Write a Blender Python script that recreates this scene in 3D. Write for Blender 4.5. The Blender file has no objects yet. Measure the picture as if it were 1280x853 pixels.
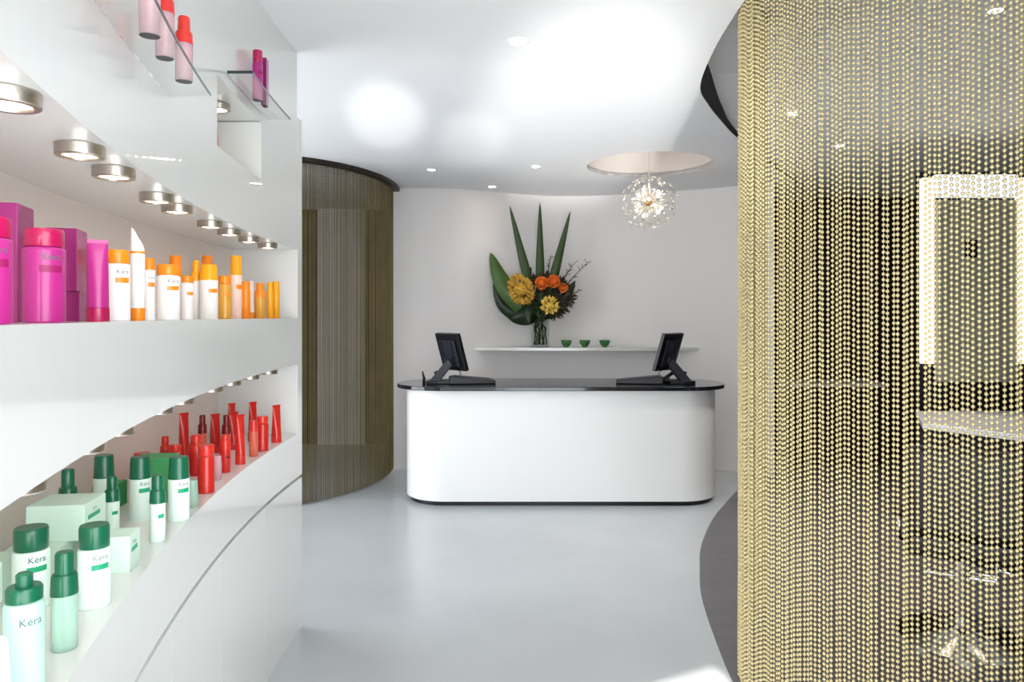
import bpy, bmesh, math, random
import numpy as np
from mathutils import Vector, Matrix
random.seed(7)
PI = math.pi
SC = bpy.context.scene
COL = SC.collection
F = 900.0; CX = 640.0; HY = 395.0; EYE = 1.6          # focal length in px, horizon row, eye height
CEIL = 2.93

def W(px, py, Y):                                     # a point at distance Y seen at pixel px, py
    return Vector(((px-CX)/F*Y, Y, EYE-(py-HY)/F*Y))

# ------------------------------------------------------------------ materials
def lin(c):
    return tuple(((v/255)/12.92 if v/255 <= .04045 else ((v/255+.055)/1.055)**2.4) for v in c)

def mat(name, rgb, rough=.5, metal=0., spec=.5, trans=0., ior=1.45, coat=0., emit=None, estr=0., var=.04, scale=8., bump=0., alpha=1., aniso=0.):
    m = bpy.data.materials.new(name); m.use_nodes = True
    nt = m.node_tree; b = nt.nodes['Principled BSDF']
    c = lin(rgb)
    no = nt.nodes.new('ShaderNodeTexNoise'); no.inputs['Scale'].default_value = scale; no.inputs['Detail'].default_value = 4
    tc = nt.nodes.new('ShaderNodeTexCoord'); nt.links.new(tc.outputs['Object'], no.inputs['Vector'])
    mx = nt.nodes.new('ShaderNodeMixRGB'); mx.inputs[1].default_value = (*[v*(1-var) for v in c], 1); mx.inputs[2].default_value = (*[min(1, v*(1+var)) for v in c], 1)
    nt.links.new(no.outputs['Fac'], mx.inputs[0]); nt.links.new(mx.outputs[0], b.inputs['Base Color'])
    b.inputs['Roughness'].default_value = rough; b.inputs['Metallic'].default_value = metal
    b.inputs['Specular IOR Level'].default_value = spec; b.inputs['Transmission Weight'].default_value = trans
    b.inputs['IOR'].default_value = ior; b.inputs['Coat Weight'].default_value = coat; b.inputs['Alpha'].default_value = alpha
    if emit:
        b.inputs['Emission Color'].default_value = (*lin(emit), 1); b.inputs['Emission Strength'].default_value = estr
    if bump:
        bp = nt.nodes.new('ShaderNodeBump'); bp.inputs['Strength'].default_value = bump; bp.inputs['Distance'].default_value = .01
        nt.links.new(no.outputs['Fac'], bp.inputs['Height']); nt.links.new(bp.outputs[0], b.inputs['Normal'])
    return m

M = {}
M['wall'] = mat('wall paint', (232, 229, 228), .75, spec=.3, var=.01, scale=2)
M['ceil'] = mat('ceiling paint', (236, 237, 240), .85, spec=.2, var=.01, scale=2)
M['lacq'] = mat('white lacquer', (222, 224, 222), .22, coat=.35, var=.006, scale=2)
M['niche'] = mat('niche paint', (234, 226, 222), .6, var=.01, scale=2)
M['desk'] = mat('desk laminate', (240, 240, 240), .35, var=.006)
M['granite'] = mat('black granite', (22, 24, 32), .12, coat=.4, var=.3, scale=90)
M['kick'] = mat('black kickboard', (20, 20, 26), .4)
M['black'] = mat('matt black paint', (12, 12, 13), .7)
M['darkwall'] = mat('dark brown wall', (38, 31, 24), .55, var=.15, scale=5)
M['steel'] = mat('brushed steel', (190, 182, 172), .33, metal=1, var=.15, scale=40)
M['chrome'] = mat('chrome', (225, 228, 232), .12, metal=1)
M['plast'] = mat('black plastic', (17, 18, 24), .38, var=.1)
M['plast2'] = mat('dark grey plastic', (36, 38, 50), .4, var=.1)
M['screen'] = mat('screen glass', (16, 18, 24), .08, coat=.5)
M['glass'] = mat('clear glass', (250, 252, 250), .02, trans=1, ior=1.3, var=0)
M['water'] = mat('vase glass', (232, 240, 232), .02, trans=1, ior=1.12, var=0)
M['gedge'] = mat('dark polished glass edge', (40, 52, 58), .2)
M['lamp'] = mat('warm lamp lens', (255, 240, 215), .4, emit=(255, 216, 184), estr=7)
M['down'] = mat('downlight lens', (255, 246, 235), .4, emit=(255, 236, 210), estr=30)
M['bulb'] = mat('chandelier bulb', (255, 240, 215), .4, emit=(255, 238, 215), estr=45)
M['strip'] = mat('vanity light strip', (255, 246, 235), .4, emit=(255, 238, 215), estr=1.4)
M['strip2'] = mat('dim vanity light strip', (245, 246, 248), .4, emit=(240, 245, 255), estr=.5)
M['crystal'] = mat('crystal', (250, 248, 242), .03, trans=.75, ior=1.5, var=0)
M['brass'] = mat('antique brass', (150, 120, 70), .3, metal=1)
M['wire'] = mat('pale wire', (205, 200, 190), .35, metal=.6)
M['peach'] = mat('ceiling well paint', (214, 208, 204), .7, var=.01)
M['bead'] = mat('champagne metal bead', (214, 199, 152), .38, metal=.45, var=.05, scale=3)
M['bronze'] = mat('bronze metal bead', (124, 110, 74), .42, metal=.55, var=.35, scale=5)
M['rail'] = mat('bronze curtain rail', (48, 42, 34), .45, metal=.3)
M['leafA'] = mat('spear leaf', (48, 72, 30), .42, var=.25, scale=14)
M['leafB'] = mat('dark broad leaf', (26, 48, 22), .38, var=.3, scale=12)
M['leafC'] = mat('fresh broad leaf', (66, 98, 40), .4, var=.2, scale=12)
M['filler'] = mat('brown green filler', (50, 44, 26), .6, var=.4, scale=20)
M['twig'] = mat('twig bark', (72, 58, 50), .8, var=.2, scale=30)
M['yel'] = mat('yellow petals', (214, 172, 70), .55, var=.2, scale=30)
M['yel2'] = mat('pale yellow petals', (232, 200, 92), .55, var=.15, scale=30)
M['orf'] = mat('orange petals', (232, 116, 36), .55, var=.15, scale=30)
M['stem'] = mat('wet stems', (58, 62, 34), .5, var=.4, scale=25)
M['bowl'] = mat('green glass bowl', (60, 128, 62), .12, trans=.35, coat=.3)
# product colours
M['mag'] = mat('magenta plastic', (178, 40, 128), .3, coat=.2, var=.02)
M['magcap'] = mat('crimson pink cap', (176, 12, 80), .25, coat=.3, var=.02)
M['magdark'] = mat('dark magenta print', (150, 18, 90), .4)
M['magbox'] = mat('magenta foil card', (160, 48, 118), .22, metal=.35, var=.08)
M['orange'] = mat('orange plastic', (246, 140, 22), .3, coat=.2, var=.03)
M['amber'] = mat('amber plastic', (250, 170, 22), .28, coat=.2, var=.05)
M['amberc'] = mat('translucent amber', (252, 190, 80), .2, trans=.35)
M['pw'] = mat('white plastic', (244, 240, 238), .35, var=.01)
M['pinkw'] = mat('pale pink plastic', (246, 214, 200), .35, var=.02)
M['red'] = mat('red plastic', (196, 34, 28), .28, coat=.25, var=.03)
M['redcap'] = mat('bright red cap', (210, 44, 34), .3, coat=.25, var=.03)
M['dred'] = mat('dark red plastic', (110, 14, 18), .3, var=.05)
M['cored'] = mat('translucent coral', (236, 120, 96), .2, trans=.35)
M['pinkc'] = mat('translucent pink', (240, 196, 206), .2, trans=.5)
M['grn'] = mat('deep green plastic', (8, 96, 66), .28, coat=.25, var=.04)
M['grnprint'] = mat('green print', (24, 160, 112), .4)
M['mint'] = mat('mint white plastic', (222, 242, 232), .35, var=.01)
M['mintg'] = mat('mint plastic', (178, 222, 200), .35, var=.02)
M['mintc'] = mat('translucent mint', (196, 232, 214), .12, trans=.55)
M['mintbox'] = mat('pale mint card', (206, 232, 218), .45, var=.02)
M['grnbox'] = mat('green card', (70, 160, 100), .45, var=.08)
M['ink'] = mat('grey ink', (96, 110, 116), .5)
M['inkw'] = mat('pale ink', (250, 225, 235), .5)
M['mirrorm'] = mat('station mirror', (176, 178, 164), .3, metal=.35)
M['whiteg'] = mat('white gloss reflection slab', (236, 236, 240), .2, coat=.3)
M['leather'] = mat('black leather', (18, 18, 20), .35)

# polished concrete floor
def floor_mat(name, a, b_, rough, streak=False):
    m = bpy.data.materials.new(name); m.use_nodes = True; nt = m.node_tree; b = nt.nodes['Principled BSDF']
    tc = nt.nodes.new('ShaderNodeTexCoord'); mp = nt.nodes.new('ShaderNodeMapping'); nt.links.new(tc.outputs['Object'], mp.inputs[0])
    if streak: mp.inputs['Scale'].default_value = (1, 9, 1)
    n1 = nt.nodes.new('ShaderNodeTexNoise'); n1.inputs['Scale'].default_value = 1.1; n1.inputs['Detail'].default_value = 7; n1.inputs['Roughness'].default_value = .55
    nt.links.new(mp.outputs[0], n1.inputs['Vector'])
    r = nt.nodes.new('ShaderNodeValToRGB'); r.color_ramp.elements[0].position = .15; r.color_ramp.elements[1].position = .85
    r.color_ramp.elements[0].color = (*lin(a), 1); r.color_ramp.elements[1].color = (*lin(b_), 1)
    nt.links.new(n1.outputs['Fac'], r.inputs[0]); nt.links.new(r.outputs[0], b.inputs['Base Color'])
    n2 = nt.nodes.new('ShaderNodeTexNoise'); n2.inputs['Scale'].default_value = 5; n2.inputs['Detail'].default_value = 5
    nt.links.new(mp.outputs[0], n2.inputs['Vector'])
    mr = nt.nodes.new('ShaderNodeMapRange'); mr.inputs[3].default_value = rough-.06; mr.inputs[4].default_value = rough+.08
    nt.links.new(n2.outputs['Fac'], mr.inputs[0]); nt.links.new(mr.outputs[0], b.inputs['Roughness'])
    b.inputs['Specular IOR Level'].default_value = .7
    return m
M['floor'] = floor_mat('polished concrete', (180, 185, 190), (198, 203, 207), .22)
M['floord'] = floor_mat('dark timber vinyl', (92, 90, 96), (110, 107, 112), .35, True)

# ------------------------------------------------------------------ mesh helpers
class G:
    """collects geometry for ONE mesh object"""
    def __init__(s): s.v = []; s.f = []; s.sm = []
    def add(s, vs, fs, smooth=False):
        o = len(s.v); s.v += [tuple(v) for v in vs]; s.f += [tuple(i+o for i in f) for f in fs]; s.sm += [smooth]*len(fs); return s
    def box(s, x0, x1, y0, y1, z0, z1, mtx=None):
        vs = [Vector((x, y, z)) for z in (z0, z1) for y in (y0, y1) for x in (x0, x1)]
        if mtx: vs = [mtx @ v for v in vs]
        return s.add(vs, [(0, 2, 3, 1), (4, 5, 7, 6), (0, 1, 5, 4), (2, 6, 7, 3), (0, 4, 6, 2), (1, 3, 7, 5)])
    def lathe(s, prof, seg=28, c=(0, 0, 0), sx=1, sy=1, smooth=True, mtx=None):
        vs = []; fs = []; rings = []
        for r, z in prof:
            if r < 1e-6: rings.append([len(vs)]); vs.append(Vector((c[0], c[1], c[2]+z)))
            else:
                rings.append(list(range(len(vs), len(vs)+seg)))
                vs += [Vector((c[0]+r*sx*math.cos(2*PI*k/seg), c[1]+r*sy*math.sin(2*PI*k/seg), c[2]+z)) for k in range(seg)]
        for a, b in zip(rings[:-1], rings[1:]):
            for k in range(seg):
                k2 = (k+1) % seg
                if len(a) == 1 and len(b) == 1: continue
                if len(a) == 1: fs.append((a[0], b[k2], b[k]))
                elif len(b) == 1: fs.append((a[k], a[k2], b[0]))
                else: fs.append((a[k], a[k2], b[k2], b[k]))
        if mtx: vs = [mtx @ v for v in vs]
        return s.add(vs, fs, smooth)
    def tube(s, pts, r, seg=8, smooth=True, cap=True):
        pts = [Vector(p) for p in pts]; n = len(pts)
        rr = r if isinstance(r, (list, tuple)) else [r]*n
        vs = []; fs = []
        up = Vector((0, 0, 1))
        for i, p in enumerate(pts):
            t = (pts[min(i+1, n-1)]-pts[max(i-1, 0)]).normalized()
            a = t.cross(up)
            if a.length < 1e-3: a = t.cross(Vector((1, 0, 0)))
            a.normalize(); b = t.cross(a)
            vs += [p+(a*math.cos(2*PI*k/seg)+b*math.sin(2*PI*k/seg))*rr[i] for k in range(seg)]
        for i in range(n-1):
            for k in range(seg):
                k2 = (k+1) % seg; fs.append((i*seg+k, i*seg+k2, (i+1)*seg+k2, (i+1)*seg+k))
        if cap: fs += [tuple(reversed(range(seg))), tuple((n-1)*seg+k for k in range(seg))]
        return s.add(vs, fs, smooth)
    def prism(s, loop, z0, z1, smooth=False):
        n = len(loop)
        vs = [(x, y, z0) for x, y in loop]+[(x, y, z1) for x, y in loop]
        s.add(vs, [tuple(reversed(range(n))), tuple(range(n, 2*n))])
        return s.add(vs, [(i, (i+1) % n, n+(i+1) % n, n+i) for i in range(n)], smooth)
    def sweep(s, line, prof):
        """line: list of (x,y); prof: closed list of (offset_x, z); a solid bar following the line"""
        n = len(line); m = len(prof)
        vs = [(x+o, y, z) for x, y in line for o, z in prof]
        fs = [(i*m+k, i*m+(k+1) % m, (i+1)*m+(k+1) % m, (i+1)*m+k) for i in range(n-1) for k in range(m)]
        s.add(vs, fs, False)
        return s.add(vs, [tuple(reversed(range(m))), tuple((n-1)*m+k for k in range(m))])
    def build(s, name, m, parent=None, loc=None, bevel=0, auto=None, rz=0):
        me = bpy.data.meshes.new(name); me.from_pydata(s.v, [], s.f); me.validate()
        if len(me.polygons) == len(s.sm): me.polygons.foreach_set('use_smooth', s.sm)
        bm = bmesh.new(); bm.from_mesh(me); bmesh.ops.remove_doubles(bm, verts=bm.verts, dist=1e-5)
        bmesh.ops.recalc_face_normals(bm, faces=bm.faces)
        bm.to_mesh(me); bm.free()
        me.materials.append(m)
        o = bpy.data.objects.new(name, me); COL.objects.link(o)
        if parent: o.parent = parent
        if loc is not None: o.location = loc
        o.rotation_euler.z = rz
        if auto: me.shade_smooth(); me.set_sharp_from_angle(angle=math.radians(auto))
        if bevel:
            b = o.modifiers.new('bevel', 'BEVEL'); b.width = bevel; b.segments = 3; b.limit_method = 'ANGLE'; b.angle_limit = math.radians(35)
        return o

def tag(o, label, cat, group=None):
    o['label'] = label; o['category'] = cat
    if group: o['group'] = group
    return o
def thing(name, label, cat, loc=(0, 0, 0), rz=0, group=None):
    o = bpy.data.objects.new(name, None); COL.objects.link(o); o.empty_display_size = .05
    o.location = loc; o.rotation_euler = (0, 0, rz); return tag(o, label, cat, group)
def struct(o): o['kind'] = 'structure'; return o
def copy_tree(o, loc, label, rz=None):
    c = o.copy(); COL.objects.link(c); c.location = loc; c['label'] = label
    if rz is not None: c.rotation_euler.z = rz
    for ch in list(o.children):
        d = ch.copy(); COL.objects.link(d); d.parent = c
        for g in ch.children:
            e = g.copy(); COL.objects.link(e); e.parent = d
    return c

# text as mesh, wrapped round a cylinder or flat
_tx = {}
def text_geo(txt):
    if txt not in _tx:
        cu = bpy.data.curves.new('t', 'FONT'); cu.body = txt; cu.size = 1; cu.align_x = 'CENTER'; cu.resolution_u = 3
        o = bpy.data.objects.new('t', cu); COL.objects.link(o)
        dg = bpy.context.evaluated_depsgraph_get(); me = o.evaluated_get(dg).to_mesh()
        _tx[txt] = ([v.co.copy() for v in me.vertices], [tuple(p.vertices) for p in me.polygons])
        o.to_mesh_clear(); bpy.data.objects.remove(o); bpy.data.curves.remove(cu)
    return _tx[txt]
def wrap_text(txt, size, r, z, m, parent, name='lettering'):
    vs, fs = text_geo(txt); g = G()
    g.add([(r*math.sin(v.x*size/r), -r*math.cos(v.x*size/r), z+v.y*size) for v in vs], fs)
    return g.build(name, m, parent)
def flat_text(txt, size, x, y, z, m, parent, vertical_plane='x', name='lettering'):
    vs, fs = text_geo(txt); g = G()
    if vertical_plane == 'x': g.add([(x+v.x*size, y, z+v.y*size) for v in vs], fs)       # faces -Y
    else: g.add([(x, y+v.x*size, z+v.y*size) for v in vs], fs)                            # faces +X
    return g.build(name, m, parent)
def band(r, z0, z1, a0, a1, n=14):
    g = G(); vs = []
    for k in range(n+1):
        a = a0+(a1-a0)*k/n
        for rr, z in ((r, z0), (r, z1), (r-.0012, z1), (r-.0012, z0)): vs.append((rr*math.sin(a), -rr*math.cos(a), z))
    fs = [(k*4+j, k*4+(j+1) % 4, k*4+4+(j+1) % 4, k*4+4+j) for k in range(n) for j in range(4)]+[(3, 2, 1, 0), tuple(n*4+j for j in range(4))]
    return g.add(vs, fs, False)

# ------------------------------------------------------------------ the curved line of the display wall
def face(Y): return -1.08+.0602*(Y-3.6)**2
def fline(y0, y1, n=None):
    n = n or max(2, int(abs(y1-y0)/.06)+1)
    return [(face(y0+(y1-y0)*k/n), y0+(y1-y0)*k/n) for k in range(n+1)]

Y0, Y1, YN = .36, 3.70, 3.63
SH_LO, SH_UP = 1.003, 1.588
unit = thing('display_wall_unit', 'curved white lacquered display wall with two lit product niches', 'shelving', (0, 0, 0))
def bar(name, m, y0, y1, o0, o1, z0, z1, bev=0):
    return G().sweep(fline(y0, y1), [(o0, z0), (o1, z0), (o1, z1), (o0, z1)]).build(name, m, unit, bevel=bev)
bar('plinth', M['lacq'], Y0, Y1, -.40, -.004, 0, .12)
seams = [Y0, .85, 1.38, 1.93, 2.50, 3.12, Y1]
for a, b in zip(seams[:-1], seams[1:]):
    bar('base_panel', M['lacq'], a+.002, b-.002, -.03, 0, .124, .772)
bar('carcass', M['lacq'], Y0, Y1, -.42, -.032, .122, .79)
bar('lower_shelf', M['lacq'], Y0, YN, -.42, 0, .787, SH_LO)
bar('middle_shelf', M['lacq'], Y0, YN, -.42, 0, 1.355, SH_UP)
bar('lower_niche_back', M['niche'], Y0, YN, -.42, -.40, SH_LO, 1.355)
bar('upper_niche_back', M['niche'], Y0, YN, -.42, -.33, SH_UP, 1.935)
bar('end_panel', M['lacq'], YN, Y1, -.42, 0, .787, 2.60)
# upper fascia with its small square niche
zt, a_, b_ = 2.60, 2.44, 3.05
bar('upper_fascia', M['lacq'], Y0, a_, -.42, 0, 1.935, 2.422)
bar('upper_fascia', M['lacq'], b_, YN, -.42, 0, 1.935, 2.422)
bar('upper_fascia', M['lacq'], a_, b_, -.42, 0, 1.935, 2.178)
bar('small_niche_back', M['niche'], a_, b_, -.42, -.25, 2.178, 2.422)
bar('top_panel', M['lacq'], Y0, YN, -.42, -.004, 2.425, CEIL+.005)

# ------------------------------------------------------------------ shell
def rline(pts, n=12):                                  # catmull-rom through points
    P = [Vector((*p, 0)) for p in pts]; P = [2*P[0]-P[1]]+P+[2*P[-1]-P[-2]]; out = []
    for i in range(1, len(P)-2):
        for k in range(n):
            t = k/n; a, b, c, d = P[i-1:i+3]
            q = .5*((2*b)+(c-a)*t+(2*a-5*b+4*c-d)*t*t+(3*b-a-3*c+d)*t**3); out.append((q.x, q.y))
    out.append(tuple(pts[-1])); return out

cut_pts = [(.96, .32), (.96, 1.0), (.955, 2.2), (.957, 3.0), (1.003, 3.55), (1.083, 4.12), (1.195, 4.58), (1.30, 4.96), (1.53, 5.55), (1.80, 6.10), (2.10, 6.62), (2.6, 7.2), (3.55, 8.4)]
cut = rline(cut_pts, 8)
cutc = rline([(.96, .32), (.96, 1.0), (.965, 2.2), (.98, 3.03), (1.01, 3.595), (1.09, 4.17), (1.233, 4.53), (1.43, 4.92), (1.676, 5.37), (2.25, 6.3), (2.86, 7.25), (3.55, 8.4)], 8)

struct(G().box(-4.6, 5.4, -2.6, 9.6, -.1, 0).build('floor', M['floor']))
loop = [(x, y) for x, y in cut if y > -1.5]+[(5.35, 8.4), (5.35, -1.3)]
fd = struct(G().prism(loop, -.02, .003).build('floor_dark_zone', M['floord']))

# main ceiling slab with its round well cut out
cs = G().prism([(x, y) for x, y in cutc]+[(3.55, 9.6), (-4.6, 9.6), (-4.6, -2.46)], CEIL, CEIL+.04).build('ceiling', M['ceil'])
wc = Vector((1.21, 6.36)); wr = .545
cutter = G().lathe([(0, -1), (wr, -1), (wr, 1), (0, 1)], 96, c=(wc.x, wc.y, CEIL)).build('cutter', M['ceil'])
md = cs.modifiers.new('b', 'BOOLEAN'); md.object = cutter; md.operation = 'DIFFERENCE'; md.solver = 'EXACT'
dg = bpy.context.evaluated_depsgraph_get(); me = bpy.data.meshes.new_from_object(cs.evaluated_get(dg))
cs.modifiers.clear(); cs.data = me; bpy.data.objects.remove(cutter); struct(cs)
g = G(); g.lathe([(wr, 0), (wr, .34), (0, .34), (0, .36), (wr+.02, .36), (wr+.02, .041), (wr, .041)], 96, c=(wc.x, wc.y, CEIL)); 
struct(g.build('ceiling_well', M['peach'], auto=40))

def zhi(Y):
    T = [(-9, 3.27), (4.15, 3.27), (4.62, 3.16), (4.85, 3.06), (5.1, 3.0), (5.5, 2.965), (7, 2.955), (12, 2.955)]
    for (a, za), (b, zb) in zip(T[:-1], T[1:]):
        if a <= Y <= b: return za+(zb-za)*(Y-a)/(b-a)
g = G(); vs = []; fs = []
C2 = [(x, y) for x, y in cutc]
C3 = [(.96, .27+.0)]+C2
for x, y in C3: vs += [(x, y, zhi(y)), (5.4, y, zhi(y)), (5.4, y, zhi(y)+.03), (x, y, zhi(y)+.03)]
for i in range(len(C3)-1):
    for k in range(4): fs.append((i*4+k, i*4+(k+1) % 4, i*4+4+(k+1) % 4, i*4+4+k))
struct(g.add(vs, fs).build('ceiling_recess', M['ceil']))
g = G(); vs = []; fs = []
for x, y in C2: vs += [(x+.002, y, CEIL+.002), (x+.002, y, zhi(y)+.02), (x-.03, y, zhi(y)+.02), (x-.03, y, CEIL+.045)]
for i in range(len(C2)-1):
    for k in range(4): fs.append((i*4+k, i*4+(k+1) % 4, i*4+4+(k+1) % 4, i*4+4+k))
struct(g.add(vs, fs).build('trim_recess_edge', M['black']))

# curved white back wall
bw = rline([(-1.27, 7.52), (-.95, 7.5), (-.5, 7.56), (0, 7.84), (.5, 8.0), (1.1, 7.93), (1.9, 7.6), (2.35, 7.36), (2.62, 7.2)], 12)
loop = bw+[(2.62, 7.34), (1.95, 7.95), (1.1, 8.15), (.4, 8.15), (-.2, 7.95), (-.55, 7.72), (-1.27, 7.68)]
struct(G().prism(loop, 0, CEIL+.01).build('wall_back', M['wall']))
struct(G().box(-4.6, -2.42, 9.0, 9.1, 0, 3.4).box(-1.83, 5.4, 9.0, 9.1, 0, 3.4).build('wall_far', M['darkwall']))
struct(G().box(-2.42, -1.83, 8.95, 9.1, 0, 3.4).build('wall_far_pier', M['wall']))
struct(G().box(2.75, 5.4, 8.25, 8.35, 0, 3.3).build('wall_salon', M['darkwall']))
# left wall with a tall window beyond the display wall
struct(G().box(-3.6, -3.5, -2.6, 3.3, 0, 3.4).box(-3.6, -3.5, 5.75, 9.1, 0, 3.4).box(-3.6, -3.5, 3.3, 5.75, 2.75, 3.4).box(-3.6, -3.5, 3.3, 5.75, 0, .1).build('wall_left', M['wall']))
fr = G()
for y0, y1, z0, z1 in ((3.3, 3.36, .1, 2.75), (5.69, 5.75, .1, 2.75), (4.5, 4.56, .16, 2.69), (3.36, 5.69, 2.69, 2.75), (3.36, 5.69, .1, .16)): fr.box(-3.58, -3.52, y0, y1, z0, z1)
struct(fr.build('window_2', M['steel']))
struct(G().box(5.3, 5.4, -2.6, 9.1, 0, 3.4).build('wall_right', M['darkwall']))
# shopfront behind the camera: a glazed opening set at an angle
ang = math.atan2(.446, .895); jx, jy = 1.235, .39
MX = Matrix.Translation((jx, jy, 0)) @ Matrix.Rotation(ang, 4, 'Z')
HEAD = 2.7
g = G(); g.box(0, 4.7, -.12, 0, 0, 3.4, MX); g.box(-3.6, 0, -.12, 0, HEAD, 3.4, MX); g.box(-8, -3.6, -.12, 0, 0, 3.4, MX)
struct(g.build('wall_front', M['wall']))
for k in (0, 1):
    fr = G(); xa = -3.6+k*1.8; xb = xa+1.8
    for x0, x1, z0, z1 in ((xa, xa+.04, 0, HEAD), (xb-.04, xb, 0, HEAD), (xa+.04, xb-.04, HEAD-.05, HEAD), (xa+.04, xb-.04, 0, .06)):
        fr.box(x0, x1, -.09, -.04, z0, z1, MX)
    if k == 0: struct(fr.build('window_%d' % (k+1), M['steel']))

# ------------------------------------------------------------------ back shelf and what stands on it
sh = rline([(-.40, 7.60), (-.1, 7.54), (.8, 7.50), (1.7, 7.53), (1.98, 7.57)], 8)
inner = [(x, y+.03) for x, y in bw if -.38 < x < 1.96]
tag(G().prism(sh+list(reversed(inner)), 1.236, 1.266).build('wall_shelf', M['lacq']), 'long thin white shelf spanning the curved back wall', 'shelf')
SZ = 1.266; VY = 7.70
vx = W(675.5, 0, VY).x
vase = thing('glass_vase', 'tall clear glass vase full of stems on the back shelf', 'vase', (vx, VY, SZ))
vr, vh = .094, .335
G().lathe([(0, 0), (vr, 0), (vr, vh), (vr-.006, vh), (vr-.006, .02), (0, .02)], 40).build('vase_body', M['water'], vase, auto=40)
def stem_to(g, x, y, z, seed):
    rnd = random.Random(seed); a = rnd.uniform(0, 6.28); r = rnd.uniform(.02, .075)
    g.tube([(r*math.cos(a), r*math.sin(a), .025), (r*.6*math.cos(a+2), r*.6*math.sin(a+2), .24), (x, y, z)], .006, 6)
G_FL = 'flowers and leaves standing in the glass vase'
VO = Vector((vx, VY, SZ))
def L(px, py, dy=0): return W(px, py, VY+dy)-VO
def blade(pts, wid, name, m, label, cat, fold=.25, seed=0, yaw=0):
    """pts in vase-local coordinates; a leaf with a folded midrib, a stalk and real thickness"""
    P = [Vector(p) for p in pts]; n = 22; g = G(); vs = []; fs = []
    def q(t):
        s = t*(len(P)-1); i = min(int(s), len(P)-2); u = s-i
        a = P[max(i-1, 0)]; b = P[i]; c = P[i+1]; d = P[min(i+2, len(P)-1)]
        return .5*((2*b)+(c-a)*u+(2*a-5*b+4*c-d)*u*u+(3*b-a-3*c+d)*u**3)
    for k in range(n+1):
        t = k/n; p = q(t); T = (q(min(1, t+.02))-q(max(0, t-.02))).normalized()
        N = Vector((math.sin(yaw), -math.cos(yaw), 0)); S = T.cross(N).normalized(); N = S.cross(T).normalized()
        w = wid*max(.02, wid and (math.sin(PI*min(1, t**.75))**.8 if t < 1 else 0.02))/2
        for th in (0, -.0016):
            vs += [p-S*w+N*(w*fold+th), p+N*th, p+S*w+N*(w*fold+th)]
    for k in range(n):
        b = k*6
        for j in (0, 1): fs += [(b+j, b+j+1, b+j+7, b+j+6), (b+j+3, b+j+9, b+j+10, b+j+4)]
        fs += [(b, b+6, b+9, b+3), (b+2, b+5, b+11, b+8)]
    g.add(vs, fs, True)
    root = thing(name, label, cat, VO, 0, G_FL)
    g.build('leaf_blade', m, root)
    s = G(); rnd = random.Random(seed); a = rnd.uniform(0, 6.28)
    s.tube([(.07*math.cos(a), .07*math.sin(a), .026), (.065*math.cos(a+1), .065*math.sin(a+1), .2), tuple(P[0])], .006, 6).build('stem', M['stem'], root)
    return root
blade([L(671, 400), L(660, 350), L(650, 310), L(637, 257)], .10, 'spear_leaf', M['leafA'], 'tall spear leaf leaning left above the yellow flowers', 'leaf', seed=1)
blade([L(675, 400, .03), L(675, 350, .03), L(675, 310, .03), L(675, 253, .03)], .095, 'spear_leaf', M['leafA'], 'tallest spear leaf, standing upright in the middle', 'leaf', seed=2)
blade([L(679, 400, .02), L(690, 355, .02), L(700, 315, .02), L(713, 264, .02)], .10, 'spear_leaf', M['leafA'], 'tall spear leaf leaning right above the orange flowers', 'leaf', seed=3)
blade([L(668, 396, -.02), L(648, 376, -.04), L(627, 352, -.05), L(613, 316, -.03)], .24, 'broad_leaf', M['leafC'], 'light green broad leaf rising at the far left of the bouquet', 'leaf', .2, 4, .2)
blade([L(669, 398, .03), L(648, 392, .03), L(628, 378, .0), L(617, 352, -.02)], .2, 'broad_leaf', M['leafB'], 'dark broad leaf curving out beneath the light green leaf', 'leaf', .2, 5, .3)
blade([L(670, 398), L(655, 396, .0), L(640, 390, .02), L(623, 366, .03)], .19, 'broad_leaf', M['leafB'], 'dark broad leaf low left, beneath the big yellow spray', 'leaf', .2, 6, -.2)
blade([L(671, 396, -.03), L(662, 392, -.05), L(655, 392, -.08), L(640, 398, -.1)], .17, 'broad_leaf', M['leafB'], 'dark broad leaf drooping lowest left over the vase lip', 'leaf', .2, 7, -.3)
blade([L(674, 396, -.04), L(667, 384, -.06), L(661, 390, -.09), L(661, 404, -.1)], .14, 'broad_leaf', M['leafB'], 'dark leaf hanging just over the vase rim', 'leaf', .2, 8, 0)
blade([L(680, 397), L(692, 388, .02), L(706, 374, .03), L(719, 351, .02)], .15, 'broad_leaf', M['leafB'], 'dark broad leaf pointing up right behind the orange flowers', 'leaf', .2, 9, 0)
blade([L(679, 397, .03), L(684, 380, .05), L(684, 360, .07), L(684, 338, .06)], .16, 'broad_leaf', M['leafB'], 'dark upright leaf behind the orange flowers', 'leaf', .2, 10, 0)
blade([L(672, 397, .03), L(662, 372, .05), L(658, 352, .06), L(664, 334, .05)], .15, 'broad_leaf', M['leafB'], 'dark leaf between the left and middle spear leaves', 'leaf', .2, 11, 0)

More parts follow.
